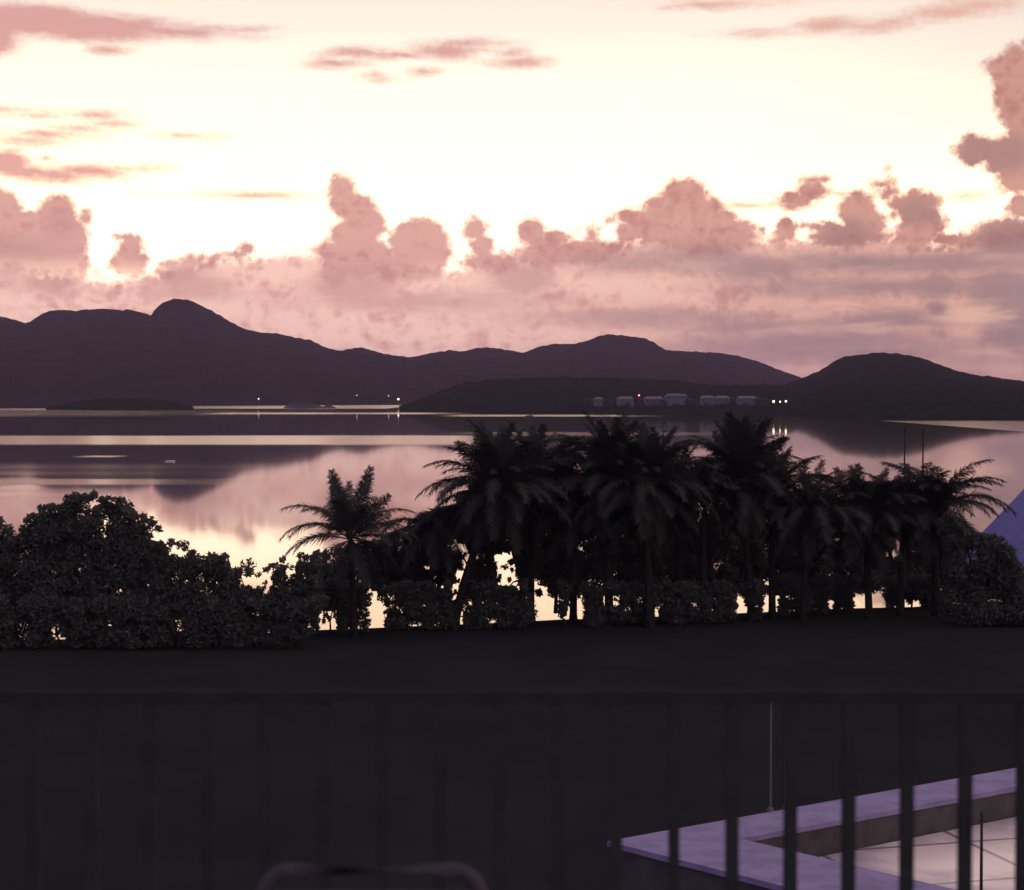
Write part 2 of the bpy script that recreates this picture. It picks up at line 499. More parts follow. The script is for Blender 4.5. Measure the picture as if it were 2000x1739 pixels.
def hill(name, ridge, shore, Yr, Yback, m, dpx=3.0, rough=1.0, seed=0, x0=None, x1=None, nrow=22, conv=0.8):
    """terrain whose crest follows `ridge`: shore line -> crest -> down the far side"""
    x0 = ridge[0][0] if x0 is None else x0; x1 = ridge[-1][0] if x1 is None else x1
    n = int((x1-x0)/dpx)+1
    v = []; f = []
    back = 8
    for i in range(n):
        px = x0 + (x1-x0)*i/(n-1)
        yr = Yr(px) if callable(Yr) else Yr
        top = at(px, interp(ridge, px), yr)
        soft = sum(at(px, interp(ridge, px+q), yr).z for q in range(-150, 151, 30))/11
        ys = F*CAMZ/(interp(shore, px)-HZ)
        ys = min(ys, yr-30)
        for j in range(nrow):
            s = j/(nrow-1)
            Y = ys + (yr-ys)*s
            z = (soft+(top.z-soft)*s**3)*(s**conv)
            ang = (px-CX)/F
            g = mnoise.fractal(Vector((ang*yr*.012, Y*.012, seed)), 1.0, 2.0, 5)
            z += g*rough*6.0*math.sin(PI*min(1, s*1.0))*min(1, top.z/60)
            fine = mnoise.noise(Vector((ang*yr*.11, Y*.11, seed+7)))
            z += fine*rough*2.0*min(1, s*8)*min(1, max(top.z, 0)/12)
            if j == 0: z = -1.0
            v.append((ang*Y, Y, max(z, -1.0)))
        for j in range(1, back+1):
            s = j/back
            Y = yr + (Yback-yr)*s
            z = top.z*(1-s)**1.3 if j < back else -1.0
            v.append(((px-CX)/F*Y, Y, z))
    nn = nrow+back
    for i in range(n-1):
        for j in range(nn-1):
            f.append((i*nn+j, (i+1)*nn+j, (i+1)*nn+j+1, i*nn+j+1))
    o = mesh_obj(name, v, f, m, smooth=True)
    return tag(o, kind='structure')

RIDGE = [(-900, 690), (-600, 650), (-300, 640), (-150, 612), (-60, 606), (0, 618), (20, 622), (50, 631), (60, 629), (80, 615), (100, 607), (130, 605), (150, 608), (165, 605), (200, 603), (240, 606), (250, 604), (275, 610), (297, 616), (302, 606), (318, 592), (340, 584), (365, 585), (380, 590), (420, 610), (460, 634), (480, 643), (510, 650), (540, 651), (580, 660), (610, 665), (625, 674), (650, 683), (668, 685), (690, 680), (710, 679), (730, 686), (760, 693), (800, 698), (820, 695), (840, 690), (880, 684), (905, 687), (930, 680), (960, 679), (1000, 685), (1022, 690), (1050, 678), (1080, 672), (1120, 672), (1150, 665), (1170, 656), (1190, 653), (1230, 657), (1260, 661), (1275, 668), (1300, 684), (1330, 686), (1400, 689), (1440, 695), (1480, 706), (1520, 722), (1565, 738), (1640, 752), (1800, 760), (2000, 765)]
hill('mountain', RIDGE, [(-900, 797), (370, 793), (800, 791), (2000, 790)], 3600, 4600, M_forest, 3.0, 1.0, 1)
hill('headland', [(90, 800), (112, 792), (140, 785), (200, 779), (280, 778), (330, 782), (360, 790), (378, 797)],
     [(-1000, 801), (100, 800), (138, 799.5), (150, 798.8), (378, 797.5)], 1650, 1760, M_forest2, 2.0, .5, 5, nrow=10)
hill('peninsula', [(780, 801), (800, 790), (830, 775), (860, 762), (900, 750), (950, 742), (1000, 738), (1100, 737), (1200, 738), (1300, 742), (1370, 750), (1450, 752), (1500, 751), (1540, 752), (1620, 760), (1800, 765)],
     [(780, 803), (850, 805), (1000, 808), (1240, 811), (1500, 813), (1800, 814)], lambda x: 1600 + min(120, max(0, (x-780)*.3)), 1900, M_forest2, 2.0, .8, 11)
hill('hill', [(1490, 800), (1515, 765), (1540, 748), (1570, 737), (1600, 725), (1630, 705), (1650, 696), (1680, 693), (1700, 690), (1730, 689), (1770, 693), (1800, 700), (1830, 710), (1860, 722), (1900, 732), (1950, 738), (2000, 745), (2200, 755), (2600, 745), (3000, 760)],
     [(1490, 813), (1600, 815), (1800, 820), (2000, 822), (3000, 824)], 2200, 2900, M_forest3, 2.0, .8, 17)

# islet with trees in front of the far shore
hill('islet', [(553, 797), (562, 791), (575, 787), (590, 785.5), (602, 786.5), (615, 790), (630, 794), (640, 791.5), (648, 792.5), (657, 797)],
     [(553, 798), (657, 798)], 1830, 1860, M_rock, 1.0, .7, 23, nrow=6)

# ------------------------------------------------------------------ houses and lamps across the bay
def house(px0, px1, pytop, Y, label, base=None, storeys=1):
    p0 = at(px0, pytop, Y); p1 = at(px1, pytop, Y)
    w = p1.x-p0.x; x = .5*(p0.x+p1.x)
    z1 = p0.z; h = 3.1*storeys
    zb = z1-h-1.1
    root = empty('house', (x, Y, zb), label, 'house', 'pale houses across the bay')
    d = 8.0
    MB().box((0, 0, (h-4.0)/2), (w, d, h+4.0)).build('wall', M_house, root)
    rf = MB()
    e = .5
    rf.raw([(-w/2-e, -d/2-e, h), (w/2+e, -d/2-e, h), (w/2+e, d/2+e, h), (-w/2-e, d/2+e, h), (-w/2+1.8, 0, h+1.6), (w/2-1.8, 0, h+1.6)],
           [(0, 1, 5, 4), (2, 3, 4, 5), (1, 2, 5), (3, 0, 4), (3, 2, 1, 0)])
    rf.build('roof', M_hroof if storeys == 1 else M_house, root)
    nw = max(2, int(w/4))
    for sfl in range(storeys):
        for k in range(nw):
            MB().box((-w/2+(k+.5)*w/nw, -d/2-.03, 1.6+3.1*sfl), (1.3, .1, 1.3)).build('window', M_glass, root)
    return root
house(1205, 1237, 776, 1330, 'long low pale house left of the red light across the bay')
house(1258, 1295, 776, 1330, 'pale house just right of the red light across the bay')
house(1299, 1341, 770.5, 1320, 'tallest pale house, two storeys, in the middle of the row across the bay', storeys=2)
house(1368, 1394, 774, 1320, 'narrow pale house in the middle of the row, right of the tallest house')
house(1397, 1424, 774.5, 1325, 'pale house touching the narrow one, second from the right of the row')
house(1440, 1477, 775, 1310, 'pale house at the right end of the row, nearest the yellow lamps')
house(1160, 1178, 777, 1340, 'dimmest smallest pale house at the left end of the row')

def lamp(px, py, Y, r, m, label, h=5.0, group=None, name='shore_lamp'):
    p = at(px, py, Y)
    root = empty(name, (p.x, p.y, p.z-h), label, 'lamp', group)
    MB().tube([(0, 0, -2.5), (0, 0, h-r)], .12, 6).build('post', M_post, root)
    MB().ball((0, 0, h), r).build('globe', m, root, smooth=True)
    return root
lamp(1511, 784.5, 1180, .62, M_lampw, 'bright yellow lamp at the foot of the right hill, left of three', group='yellow lamps below the right hill')
lamp(1523.5, 785, 1180, .36, M_lampw, 'faintest yellow lamp, between the two bright ones below the right hill', group='yellow lamps below the right hill')
lamp(1535, 784, 1180, .56, M_lampw, 'bright yellow lamp below the right hill, right of three', group='yellow lamps below the right hill')
lamp(1248, 772.5, 1290, .55, M_lampr, 'small red light on a mast among the pale houses', 9.0, name='mast_light')
lamp(505, 779.5, 2030, .8, M_lampg, 'greenish white lamp on the far shore left of the islet', group='lamps on the far shore')
lamp(778, 780, 2030, .85, M_lampw, 'yellowish lamp on the far shore beside the tip of the peninsula', group='lamps on the far shore')
lamp(697, 772.5, 2120, .55, M_lampg, 'faint lamp on the far shore right of the islet', group='lamps on the far shore')
lamp(759, 773.5, 2120, .6, M_lampg, 'faint lamp higher up left of the yellow shore lamp', group='lamps on the far shore')

# ------------------------------------------------------------------ boats
def hull(L, Wd, Hh):
    v = []; f = []
    st = 9; ring = 7
    for i in range(st):
        s = i/(st-1); x = (s-.5)*L
        w = Wd/2*(1-(max(0, s-.35)/.65)**2.2)*(0.82+.18*min(1, s/.2)); w = max(w, .015)
        hz = Hh*(1+.25*s*s)
        for k in range(ring):
            q = k/(ring-1)*2-1
            v.append((x, w*math.copysign(abs(q)**.7, q), hz*(abs(q)**1.8)-Hh*.35))
    for i in range(st-1):
        for k in range(ring-1):
            f.append((i*ring+k, (i+1)*ring+k, (i+1)*ring+k+1, i*ring+k+1))
        f.append((i*ring, i*ring+ring-1, (i+1)*ring+ring-1, (i+1)*ring))
    f.append(tuple(range(ring)))
    return v, f
p = on_plane(332, 902, 0)
d = empty('dinghy', p, 'small white dinghy on the dark water left of centre', 'boat')
d.rotation_euler.z = R(8)
MB().raw(*hull(2.2, .9, .32)).build('hull', M_boatw, d, True)
MB().box((-.2, 0, .12), (.2, .7, .03)).build('seat', M_boatw, d)
p = on_plane(1034, 814, 0)
d = empty('sailing_boat', p, 'small dark sailing boat with a bare mast off the peninsula', 'boat')
d.rotation_euler.z = R(25)
MB().raw(*hull(5.2, 1.9, 1.0)).build('hull', M_boatd, d, True)
MB().tube([(.3, 0, .1), (.1, 0, 4.6)], [.07, .04], 6).build('mast', M_boatd, d)
MB().tube([(.25, 0, 1.1), (-2.1, 0, 1.25)], .12, 6).build('boom', M_boatd, d)
MB().box((.6, 0, .85), (1.4, 1.0, .4)).build('cabin', M_boatd, d)

# ------------------------------------------------------------------ foliage
def leaf_mesh(bl, n, size, seed, outer=2.4, el=2.2):
    """leaf faces spread through the volumes of ellipsoids bl = [(centre, radii)]"""
    g = np.random.default_rng(seed)
    vol = np.array([r[0]*r[1]*r[2] for c, r in bl])**.8
    pick = g.choice(len(bl), n, p=vol/vol.sum())
    c = np.array([c for c, r in bl])[pick]; r = np.array([r for c, r in bl])[pick]
    d = g.normal(size=(n, 3)); d /= np.linalg.norm(d, axis=1)[:, None]
    rad = g.random(n)**(1/outer)
    lump = 1 + .10*np.sin(d[:, :1]*7+pick[:, None]) * np.cos(d[:, 2:3]*6+pick[:, None]*2)
    stray = 1 + .22*(g.random(n)**8)
    ctr = c + d*(rad*stray)[:, None]*r*lump
    a = g.normal(size=(n, 3)); a /= np.linalg.norm(a, axis=1)[:, None]
    b2 = np.cross(a, g.normal(size=(n, 3))); b2 /= np.linalg.norm(b2, axis=1)[:, None]
    s = size*(.45+1.1*g.random(n)**1.5)[:, None]
    A = a*s*.5*el**.5; B = b2*s*.5/el**.5
    v = np.empty((n*4, 3)); v[0::4] = ctr-A; v[1::4] = ctr+B-.15*A; v[2::4] = ctr+A; v[3::4] = ctr-B-.15*A
    f = np.arange(n*4).reshape(-1, 4)
    return v, f

def np_obj(name, v, f, m, parent):
    me = bpy.data.meshes.new(name)
    nv, nf = len(v), len(f)
    me.vertices.add(nv); me.vertices.foreach_set('co', v.astype(np.float32).ravel())
    me.loops.add(nf*4); me.loops.foreach_set('vertex_index', f.astype(np.int32).ravel())
    me.polygons.add(nf); me.polygons.foreach_set('loop_start', np.arange(0, nf*4, 4, dtype=np.int32))
    me.update(calc_edges=True); me.validate()
    me.materials.append(m)
    o = bpy.data.objects.new(name, me); COL.objects.link(o)
    if parent: o.parent = parent
    return o

SEED = [100]
def tree(name, label, cat, Y, spec, base_px, n, leaf=.28, group=None, zb=3.0, limbs=4, trunk_r=.14, depth=1.0):
    """broadleaf tree: spec = crown lumps (px, py, rx, ry) seen at distance Y"""
    SEED[0] += 1
    rg = random.Random(SEED[0])
    base = Vector(((base_px-CX)/F*Y, Y, zb))
    root = empty(name, base, label, cat, group)
    k = Y/F
    bl = []
    for px, py, rx, ry in spec:
        c = at(px, py, Y) - base
        c.y += rg.uniform(-.5, .5)*depth
        bl.append(((c.x, c.y, c.z), (rx*k, max(.6*(rx*k+ry*k)/2, .5)*depth*1.2, ry*k)))
    v, f = leaf_mesh(bl, n, leaf, SEED[0])
    lo = v[:, 2].reshape(-1, 4).min(axis=1)
    keep = lo > .02
    f2 = f[keep]; v = v[f2.ravel()]; f2 = np.arange(len(v)).reshape(-1, 4)
    np_obj('crown', v, f2, M_leaf, root)
    zc = sorted(b_[0][2] for b_ in bl)[len(bl)//2]
    tb = MB()
    fork = Vector((rg.uniform(-.2, .2), 0, max(.5, zc*.45)))
    tb.tube([(0, 0, -.3), fork*.5+Vector((.05, 0, 0)), fork], [trunk_r*1.25, trunk_r, trunk_r*.85], 7)
    for i in range(min(limbs, len(bl))):
        c = Vector(bl[(i*len(bl))//min(limbs, len(bl))][0])
        mid = fork.lerp(c, .5)+Vector((rg.uniform(-.2, .2), rg.uniform(-.2, .2), .15))
        tb.tube([fork, mid, c], [trunk_r*.7, trunk_r*.45, trunk_r*.2], 6)
    tb.build('trunk', M_bark, root, True)
    return root

# small trees that break up the row of houses, and the scrub on the islet
FT = random.Random(77)
for i, (px, py, w, h) in enumerate([(1186, 785, 9, 9), (1246, 786, 8, 9), (1252, 790, 10, 7), (1297, 787, 7, 9), (1345, 785, 9, 11), (1355, 788, 10, 9), (1380, 791, 8, 5), (1412, 791, 9, 5), (1430, 785, 8, 10), (1482, 784, 9, 11), (1496, 786, 10, 10), (1225, 791, 8, 5), (1275, 791, 9, 5), (1320, 792, 9, 5), (1458, 791, 8, 5), (1150, 786, 10, 9)]):
    Yt = 1300
    zb_ = at(px, py+h, Yt).z-.5
    tree('far_tree', 'dark little tree among the pale houses across the bay', 'tree', Yt, [(px, py, w*.8, h*.8), (px-w*.4, py+2, w*.6, h*.6), (px+w*.4, py+1, w*.6, h*.7)], px, 420, 1.1, 'trees among the pale houses', zb=zb_, trunk_r=.2, limbs=2)
for i, (px, py, w, h) in enumerate([(576, 788, 9, 4), (592, 786, 11, 5), (610, 789, 8, 4), (641, 792, 6, 3)]):
    Yt = 1838
    tree('far_tree', 'dark low tree growing on the little islet', 'tree', Yt, [(px, py, w, h), (px-w*.5, py+2, w*.6, h*.7), (px+w*.5, py+2, w*.6, h*.7)], px, 420, 1.3, 'trees on the islet', zb=at(px, py+h, Yt).z-1, trunk_r=.2, limbs=2)

# palms
def frond_mesh(L, th0, droop, seed, nl=100, ll=.70):
    rg = random.Random(seed)
    n = 16
    pts = []; p = Vector((0, 0, 0)); ds = L/(n-1)
    for i in range(n):
        pts.append(p.copy())
        s = i/(n-1)
        a = th0-droop*(s**1.35)
        p = p+Vector((math.cos(a)*ds, 0, math.sin(a)*ds))
    mb = MB()
    mb.tube(pts, [.035*(1-.8*i/(n-1)) for i in range(n)], 5)
    for i in range(nl):
        s = .13+.87*(i+rg.random()*.5)/nl
        q = s*(n-1); k = min(int(q), n-2)
        c = pts[k].lerp(pts[k+1], q-k)
        tg = (pts[k+1]-pts[k]).normalized()
        up = Vector((-tg.z, 0, tg.x))
        ln = ll*(.35+.65*math.sin(PI*min(1, .12+.9*s)))*rg.uniform(.6, 1.15)
        for sd in (-1, 1):
            side = Vector((0, sd, 0))
            d = (side*.8+tg*(.55+.5*s)+up*rg.uniform(-.25, .35)+tg*rg.uniform(-.2, .2)).normalized()
            m1 = c+d*ln*.5+Vector((0, 0, -.03*ln))
            e = c+d*ln+Vector((0, 0, -.30*ln*rg.uniform(.1, 1.7)))
            w = tg*.019
            mb.raw([c-w*.7, c+w*.7, m1+w, e, m1-w], [(0, 1, 2, 4), (4, 2, 3)])
    return mb
PROTO = []
for i, (th, dr, L) in enumerate([(86, 40, 3.1), (72, 70, 3.3), (55, 85, 3.5), (36, 95, 3.5), (14, 80, 3.4), (-12, 62, 3.0), (-40, 40, 2.6)]):
    for s_ in range(2):
        mb = frond_mesh(L, R(th), R(dr), 40+i*2+s_)
        me = bpy.data.meshes.new('frond'); me.from_pydata([tuple(p) for p in mb.v], [], mb.f); me.materials.append(M_palm)
        PROTO.append(me)

def palm(label, base_px, cx, cy, Y, size=1.0, nf=30, seed=0, lean=0.0, levels=(0, 1, 1, 2, 2, 3, 3, 3, 4, 4, 5, 6), custom=(), zb=3.0, name='palm_tree'):
    rg = random.Random(seed)
    base = Vector(((base_px-CX)/F*Y, Y, zb))
    top = at(cx, cy, Y)-base
    root = empty(name, base, label, 'palm tree', 'palms along the shore')
    pts = []; rad = []
    for i in range(9):
        s = i/8
        pts.append(Vector((top.x*(s**1.5), .15*math.sin(s*3), -.3+(top.z+.25)*s)))
        rad.append((.19-.07*s+(.08 if i == 0 else 0))*size)
    MB().tube(pts, rad, 10).build('trunk', M_bark, root, True)
    def put(lv, a, sc, tilt=0.0, rx=None):
        o = bpy.data.objects.new('frond', PROTO[lv*2+rg.randint(0, 1)])
        COL.objects.link(o); o.parent = root
        o.location = top+Vector((0, 0, rg.uniform(-.12, .1)))
        o.rotation_euler = (rg.uniform(-.25, .25) if rx is None else rx, tilt, a)
        o.scale = (sc, sc, sc)
    for k in range(nf):
        lv = levels[(k*7+seed) % len(levels)]
        put(lv, k*2.39996+rg.uniform(-.25, .25), size*rg.uniform(.86, 1.1))
    for q in custom:
        put(q[0], R(q[1]), q[2]*size, 0.0, q[3] if len(q) > 3 else None)
    if nf > 50:                      # fan of young fronds seen broadside
        for rx in (-1.05, -.75, -.45, -.2, .08, .35, .65, .95):
            put(rg.choice((0, 0, 1)), R(rg.choice((80, 95, -85, -100))), size*rg.uniform(.88, 1.04), 0.0, rx+rg.uniform(-.08, .08))
    return root

PALMS = [
    ('young slender palm standing apart with two upright fronds like a V', 690, 684, 1052, 90, 1.08, 22, 3, (1, 2, 3, 3, 4, 4, 5, 5, 6), [(0, 88, 1.12, -.32), (0, 94, 1.06, -.26), (0, 90, 1.12, .27), (0, 84, 1.06, .21), (0, 90, .92, -.05), (1, 95, 1.0, .62), (1, 85, .95, -.70), (0, -90, .95, -.75), (1, 90, .9, 1.05), (2, 178, 1.05), (3, 172, 1.05), (2, 4, 1.0)]),
    ('shorter palm with drooping arched fronds right of the young palm', 835, 852, 1035, 95, 1.0, 30, 5, (2, 3, 3, 4, 4, 5, 5, 6), []),
    ('tall palm with a leaning trunk and full round crown, left end of the tall palms', 886, 972, 968, 93, 1.25, 66, 7, None, [(0, 100, 1.05), (0, 190, 1.05)]),
    ('palm crowded behind the leaning palm, its crown touching it', 1036, 1040, 958, 97, 1.2, 54, 9, None, [(0, 60, 1.0)]),
    ('palm filling the space left of the tall middle palm', 1120, 1124, 1000, 96, 1.1, 50, 10, None, []),
    ('tall full palm in the middle of the row above the small bright gap', 1190, 1190, 955, 95, 1.28, 66, 11, None, [(0, 80, 1.05), (0, 200, 1.1), (0, 0, 1.0)]),
    ('dense palm just right of the middle of the row', 1270, 1262, 965, 94, 1.24, 62, 13, None, [(0, 30, 1.0)]),
    ('palm with thin arching fronds seen through against the pale water', 1375, 1376, 995, 96, 1.18, 30, 15, (1, 2, 2, 3, 3, 4, 5), []),
    ('tall palm with a pointed tufted crown right of the arching fronds', 1470, 1446, 955, 97, 1.22, 66, 17, (0, 0, 1, 1, 2, 2, 3, 3, 4, 5, 6), [(0, 100, 1.15), (0, 250, 1.15), (0, 10, 1.1)]),
    ('palm leaning into the pointed palm from its right side', 1510, 1508, 985, 98, 1.1, 46, 18, None, []),
    ('palm wedged low between the two big middle crowns', 1330, 1322, 985, 98, 1.15, 54, 31, None, []),
    ('palm low behind the leaning trunk, its fronds filling the shade', 930, 915, 1000, 97, 1.1, 46, 33, (2, 2, 3, 3, 4, 4, 5), []),
    ('lower palm filling the dip right of the pointed palm', 1570, 1584, 1012, 97, 1.1, 44, 19, None, []),
    ('broad palm with a flat domed crown left of the two poles', 1700, 1690, 1022, 98, 1.15, 66, 21, (1, 1, 1, 2, 2, 3, 3, 4, 5, 6), []),
    ('palm directly behind the poles, domed crown', 1760, 1765, 1024, 99, 1.12, 62, 27, (1, 1, 2, 2, 3, 3, 4, 5), []),
    ('rightmost palm, its fronds arching over towards the pale roof', 1830, 1824, 1000, 99, 1.2, 46, 23, (1, 1, 2, 2, 3, 3, 4, 5), [(3, -5, 1.15), (2, 5, 1.1)]),
]
for lab, bx_, cx_, cy_, Y_, sz, nf, sd, lv, cu in PALMS:
    palm(lab, bx_, cx_, cy_, Y_, sz, nf, sd, custom=cu, **({'levels': lv} if lv else {}))

# thicket: every crown is filled with lumps of leaves, kept clear of the openings where the bay shows
GAPS = [(624, 1194, 656, 1232), (724, 1182, 750, 1230), (893, 1198, 902, 1226), (904, 1074, 918, 1104), (893, 1100, 908, 1140), (885, 1132, 896, 1172), (888, 1052, 910, 1076),
        (972, 1106, 1006, 1144), (966, 1084, 976, 1094), (988, 1080, 1002, 1092), (1038, 1208, 1098, 1226), (1108, 1190, 1138, 1226), (1034, 1130, 1046, 1156), (1060, 1146, 1068, 1162),
        (1180, 1164, 1208, 1182), (1280, 1194, 1286, 1214), (1440, 1184, 1460, 1214), (1491, 1162, 1518, 1206), (1619, 1174, 1627, 1196), (1669, 1162, 1699, 1190), (1708, 1170, 1726, 1190), (1759, 1174, 1771, 1190), (1786, 1176, 1796, 1190),
        (472, 1126, 490, 1142), (496, 1122, 530, 1144), (514, 1140, 524, 1160), (452, 1096, 470, 1108), (560, 1100, 576, 1122), (720, 1152, 736, 1164), (830, 1106, 848, 1112), (1122, 1067, 1130, 1073), (306, 1042, 318, 1056)]
TOPS = [(-80, 1005), (0, 1018), (15, 1026), (35, 1045), (48, 1030), (60, 1012), (70, 996), (100, 992), (126, 992), (133, 968), (150, 964), (163, 976), (180, 968), (200, 972), (234, 970), (240, 994), (262, 1000), (285, 1012), (306, 1022), (312, 1048), (336, 1062), (354, 1058), (372, 1078), (412, 1088), (440, 1084), (462, 1102), (482, 1094), (500, 1112), (530, 1106), (560, 1092), (600, 1088), (650, 1078), (720, 1062), (760, 1046), (800, 1034), (850, 1020), (885, 1005), (905, 965), (940, 935), (1060, 938), (1088, 962), (1120, 955), (1150, 925), (1290, 928), (1330, 955), (1360, 1004), (1385, 1012), (1410, 965), (1440, 925), (1490, 935), (1530, 972), (1570, 990), (1600, 980), (1640, 952), (1740, 940), (1830, 965), (1862, 1012), (1880, 1036), (1905, 1046), (1940, 1044), (1958, 1058), (1974, 1090), (1986, 1120), (1998, 1180), (2080, 1200)]
BASE = [(-80, 1268), (300, 1264), (560, 1256), (620, 1240), (740, 1231), (1080, 1225), (1450, 1214), (1510, 1206), (1620, 1196), (1690, 1190), (1780, 1188), (2000, 1190)]
GAPS = [(a, b_, c, e_) for a, b_, c, e_ in GAPS]
def gapdist(x, y):
    d = 1e9
    for a, b_, c, e_ in GAPS:
        ddx = max(a-x, 0, x-c); ddy = max(b_-y, 0, y-e_)
        d = min(d, math.hypot(ddx, ddy))
    return d
def lumps(x0, x1, top, bot, rg, rmin=8, rmax=26, cover=3.4, edge=True):
    out = []
    area = sum(max(0, bot(x)-top(x)) for x in np.linspace(x0, x1, 20))/20*(x1-x0)
    got = 0; tries = 0
    while got < area*cover and tries < 900:
        tries += 1
        x = rg.uniform(x0, x1); r = rg.uniform(rmin, rmax)
        lo, hi = top(x)+r*.8, bot(x)-r*.5
        if hi < lo:
            r *= .5; lo, hi = top(x)+r*.8, bot(x)-r*.5
            if hi < lo: continue
        y = rg.uniform(lo, hi)
        r = min(r, gapdist(x, y)*.95)
        if r < 4: continue
        ry = r*rg.uniform(.75, 1.0)
        out.append((x, y, r, ry)); got += PI*r*ry
    for a, b_, c, e_ in GAPS:
        for q in range(int((c-a+e_-b_)/5)+4):
            r = rg.uniform(6, 10)
            if rg.random() < (c-a)/(c-a+e_-b_+1): x, y = rg.uniform(a, c), rg.choice((b_-r-1, b_-r-1, e_+r+1))
            else: x, y = rg.choice((a-r-1, c+r+1)), rg.uniform(b_-r, e_)
            if x0 < x < x1 and top(x)+r*.5 < y < bot(x) and gapdist(x, y) > r*.8: out.append((x, y, r, r))
    for a, b_, c, e_ in GAPS:            # leaf sprigs hanging into the tops of the openings
        for q in range(int((c-a)*(e_-b_)/170)):
            r = rg.uniform(2.5, 5)
            x, y = rg.uniform(a, c), b_+(e_-b_)*.75*rg.random()**1.6
            if x0 < x < x1 and top(x) < y < bot(x): out.append((x, y, r, r*1.2))
    if edge:
        x = x0
        while x < x1:
            r = rg.uniform(3.5, 8)
            y = top(x)+rg.uniform(-3, 7)
            if gapdist(x, y) > r+2: out.append((x, y, r, r*rg.uniform(.8, 1.5)))
            x += r*rg.uniform(.9, 1.9)
    return out
def filled(name, label, cat, Y, x0, x1, base, top, bot, group=None, leaf=.15, dens=1.0, trunk_r=.1, seed=0, depth=1.0, **kw):
    rg = random.Random(seed)
    sp_ = lumps(x0, x1, top, bot, rg, **kw)
    if not sp_: return None
    k = Y/F
    area = sum(PI*a*b_*k*k for _, _, a, b_ in sp_)
    n = int(area*330*dens*(.15/leaf)**2)
    return tree(name, label, cat, Y, sp_, base, n, leaf, group, trunk_r=trunk_r, depth=depth, limbs=6)
def T_(x): return interp(TOPS, x)
def B_(x): return interp(BASE, x)

filled('broadleaf_tree', 'large dark rounded tree with a stepped flat top at the left', 'tree', 87.5, 48, 312, 182, T_, lambda x: 1215, trunk_r=.25, seed=1, rmax=32, leaf=.16, dens=1.5, cover=4.2)
filled('broadleaf_tree', 'dark tree cut off by the left edge of the picture', 'tree', 88, -80, 52, -15, T_, lambda x: 1215, trunk_r=.2, seed=2, leaf=.17)
for x0_, x1_, lab, dn in ((305, 378, 'rounded shrub on the slope right under the big stepped tree', 1), (370, 458, 'low shrub with a ragged top, second down the left slope', 1), (450, 536, 'thin twiggy shrub letting bright water through, left of the young palm', .75), (528, 622, 'dense shrub standing just left of the young palm', 1)):
    filled('shrub', lab, 'shrub', 87, x0_, x1_, (x0_+x1_)/2, T_, lambda x: 1195, 'shrubs on the left slope', dens=dn, trunk_r=.08, seed=int(x0_), rmax=20, leaf=.13)
for i in range(9):
    x0_ = -80+i*78
    filled('shrub', 'low dark shrub filling the foot of the left-hand trees', 'shrub', 86.4, x0_-8, x0_+86, x0_+39, lambda x: max(1160, T_(x)+40), B_, 'low shrubs at the foot of the left-hand trees', trunk_r=.06, seed=700+i, edge=False, leaf=.16, cover=3.4, dens=1.3)

UNDER = [
    (620, 742, 690, 'small tree under the young palm'),
    (735, 822, 790, 'bushy tree between the young palm and the arched palm'),
    (812, 900, 862, 'bushy tree under the arched palm'),
    (885, 975, 936, 'small tree under the leaning palm, left of the biggest bright gap'),
    (962, 1040, 1022, 'small tree whose crown roofs the biggest bright gap'),
    (1030, 1118, 1085, 'dense tree right of the biggest bright gap'),
    (1108, 1190, 1150, 'dense tree under the tall middle palm'),
    (1180, 1272, 1235, 'dense tree in the blackest part of the grove, left of centre'),
    (1262, 1352, 1310, 'dense tree in the blackest part of the grove, just left of the thin arching fronds'),
    (1342, 1424, 1385, 'dense tree under the thin arching fronds'),
    (1414, 1484, 1478, 'dense tree above the left one of the two paired bright gaps'),
    (1474, 1546, 1530, 'dense tree above the right one of the two paired bright gaps'),
    (1536, 1620, 1578, 'dense tree under the low palm in the dip'),
    (1610, 1700, 1648, 'dense tree above the bright gap under the flat-domed palm'),
    (1690, 1776, 1738, 'dense tree under the palm by the poles'),
    (1766, 1866, 1815, 'dense tree under the rightmost palm'),
]
for i, (x0_, x1_, bx_, lab) in enumerate(UNDER):
    filled('grove_tree', lab, 'tree', 96.5+.012*(x0_-600)+(i % 3)*.5, x0_-6, x1_+6, bx_, T_, lambda x: 1168, 'small trees beneath the palms', seed=300+i, depth=1.1, dens=1.25)
filled('broadleaf_tree', 'big rounded dark tree at the right edge before the pale roof', 'tree', 95, 1852, 2080, 1915, T_, lambda x: B_(x)+28, trunk_r=.18, seed=9, rmax=30, leaf=.16, dens=1.4, cover=4.2)

LOW = [(610, 672), (664, 722), (752, 806), (800, 852), (846, 894), (902, 952), (946, 1000), (992, 1040), (1096, 1110), (1140, 1205), (1200, 1282), (1284, 1350), (1345, 1440), (1458, 1492), (1520, 1576), (1570, 1620), (1626, 1670), (1726, 1760), (1770, 1790), (1794, 1862)]
for i, (a, b_) in enumerate(LOW):
    Yl = F*12/(B_((a+b_)/2)-HZ)-.6
    filled('shrub', 'low dark shrub along the lawn edge beneath the palms', 'shrub', Yl, a, b_, (a+b_)/2, lambda x: 1130 if x < 1500 else 1120, lambda x: B_(x)+2, 'low shrubs along the lawn edge', trunk_r=.05, seed=500+i, edge=False, rmin=6, rmax=18, leaf=.14, depth=.7)

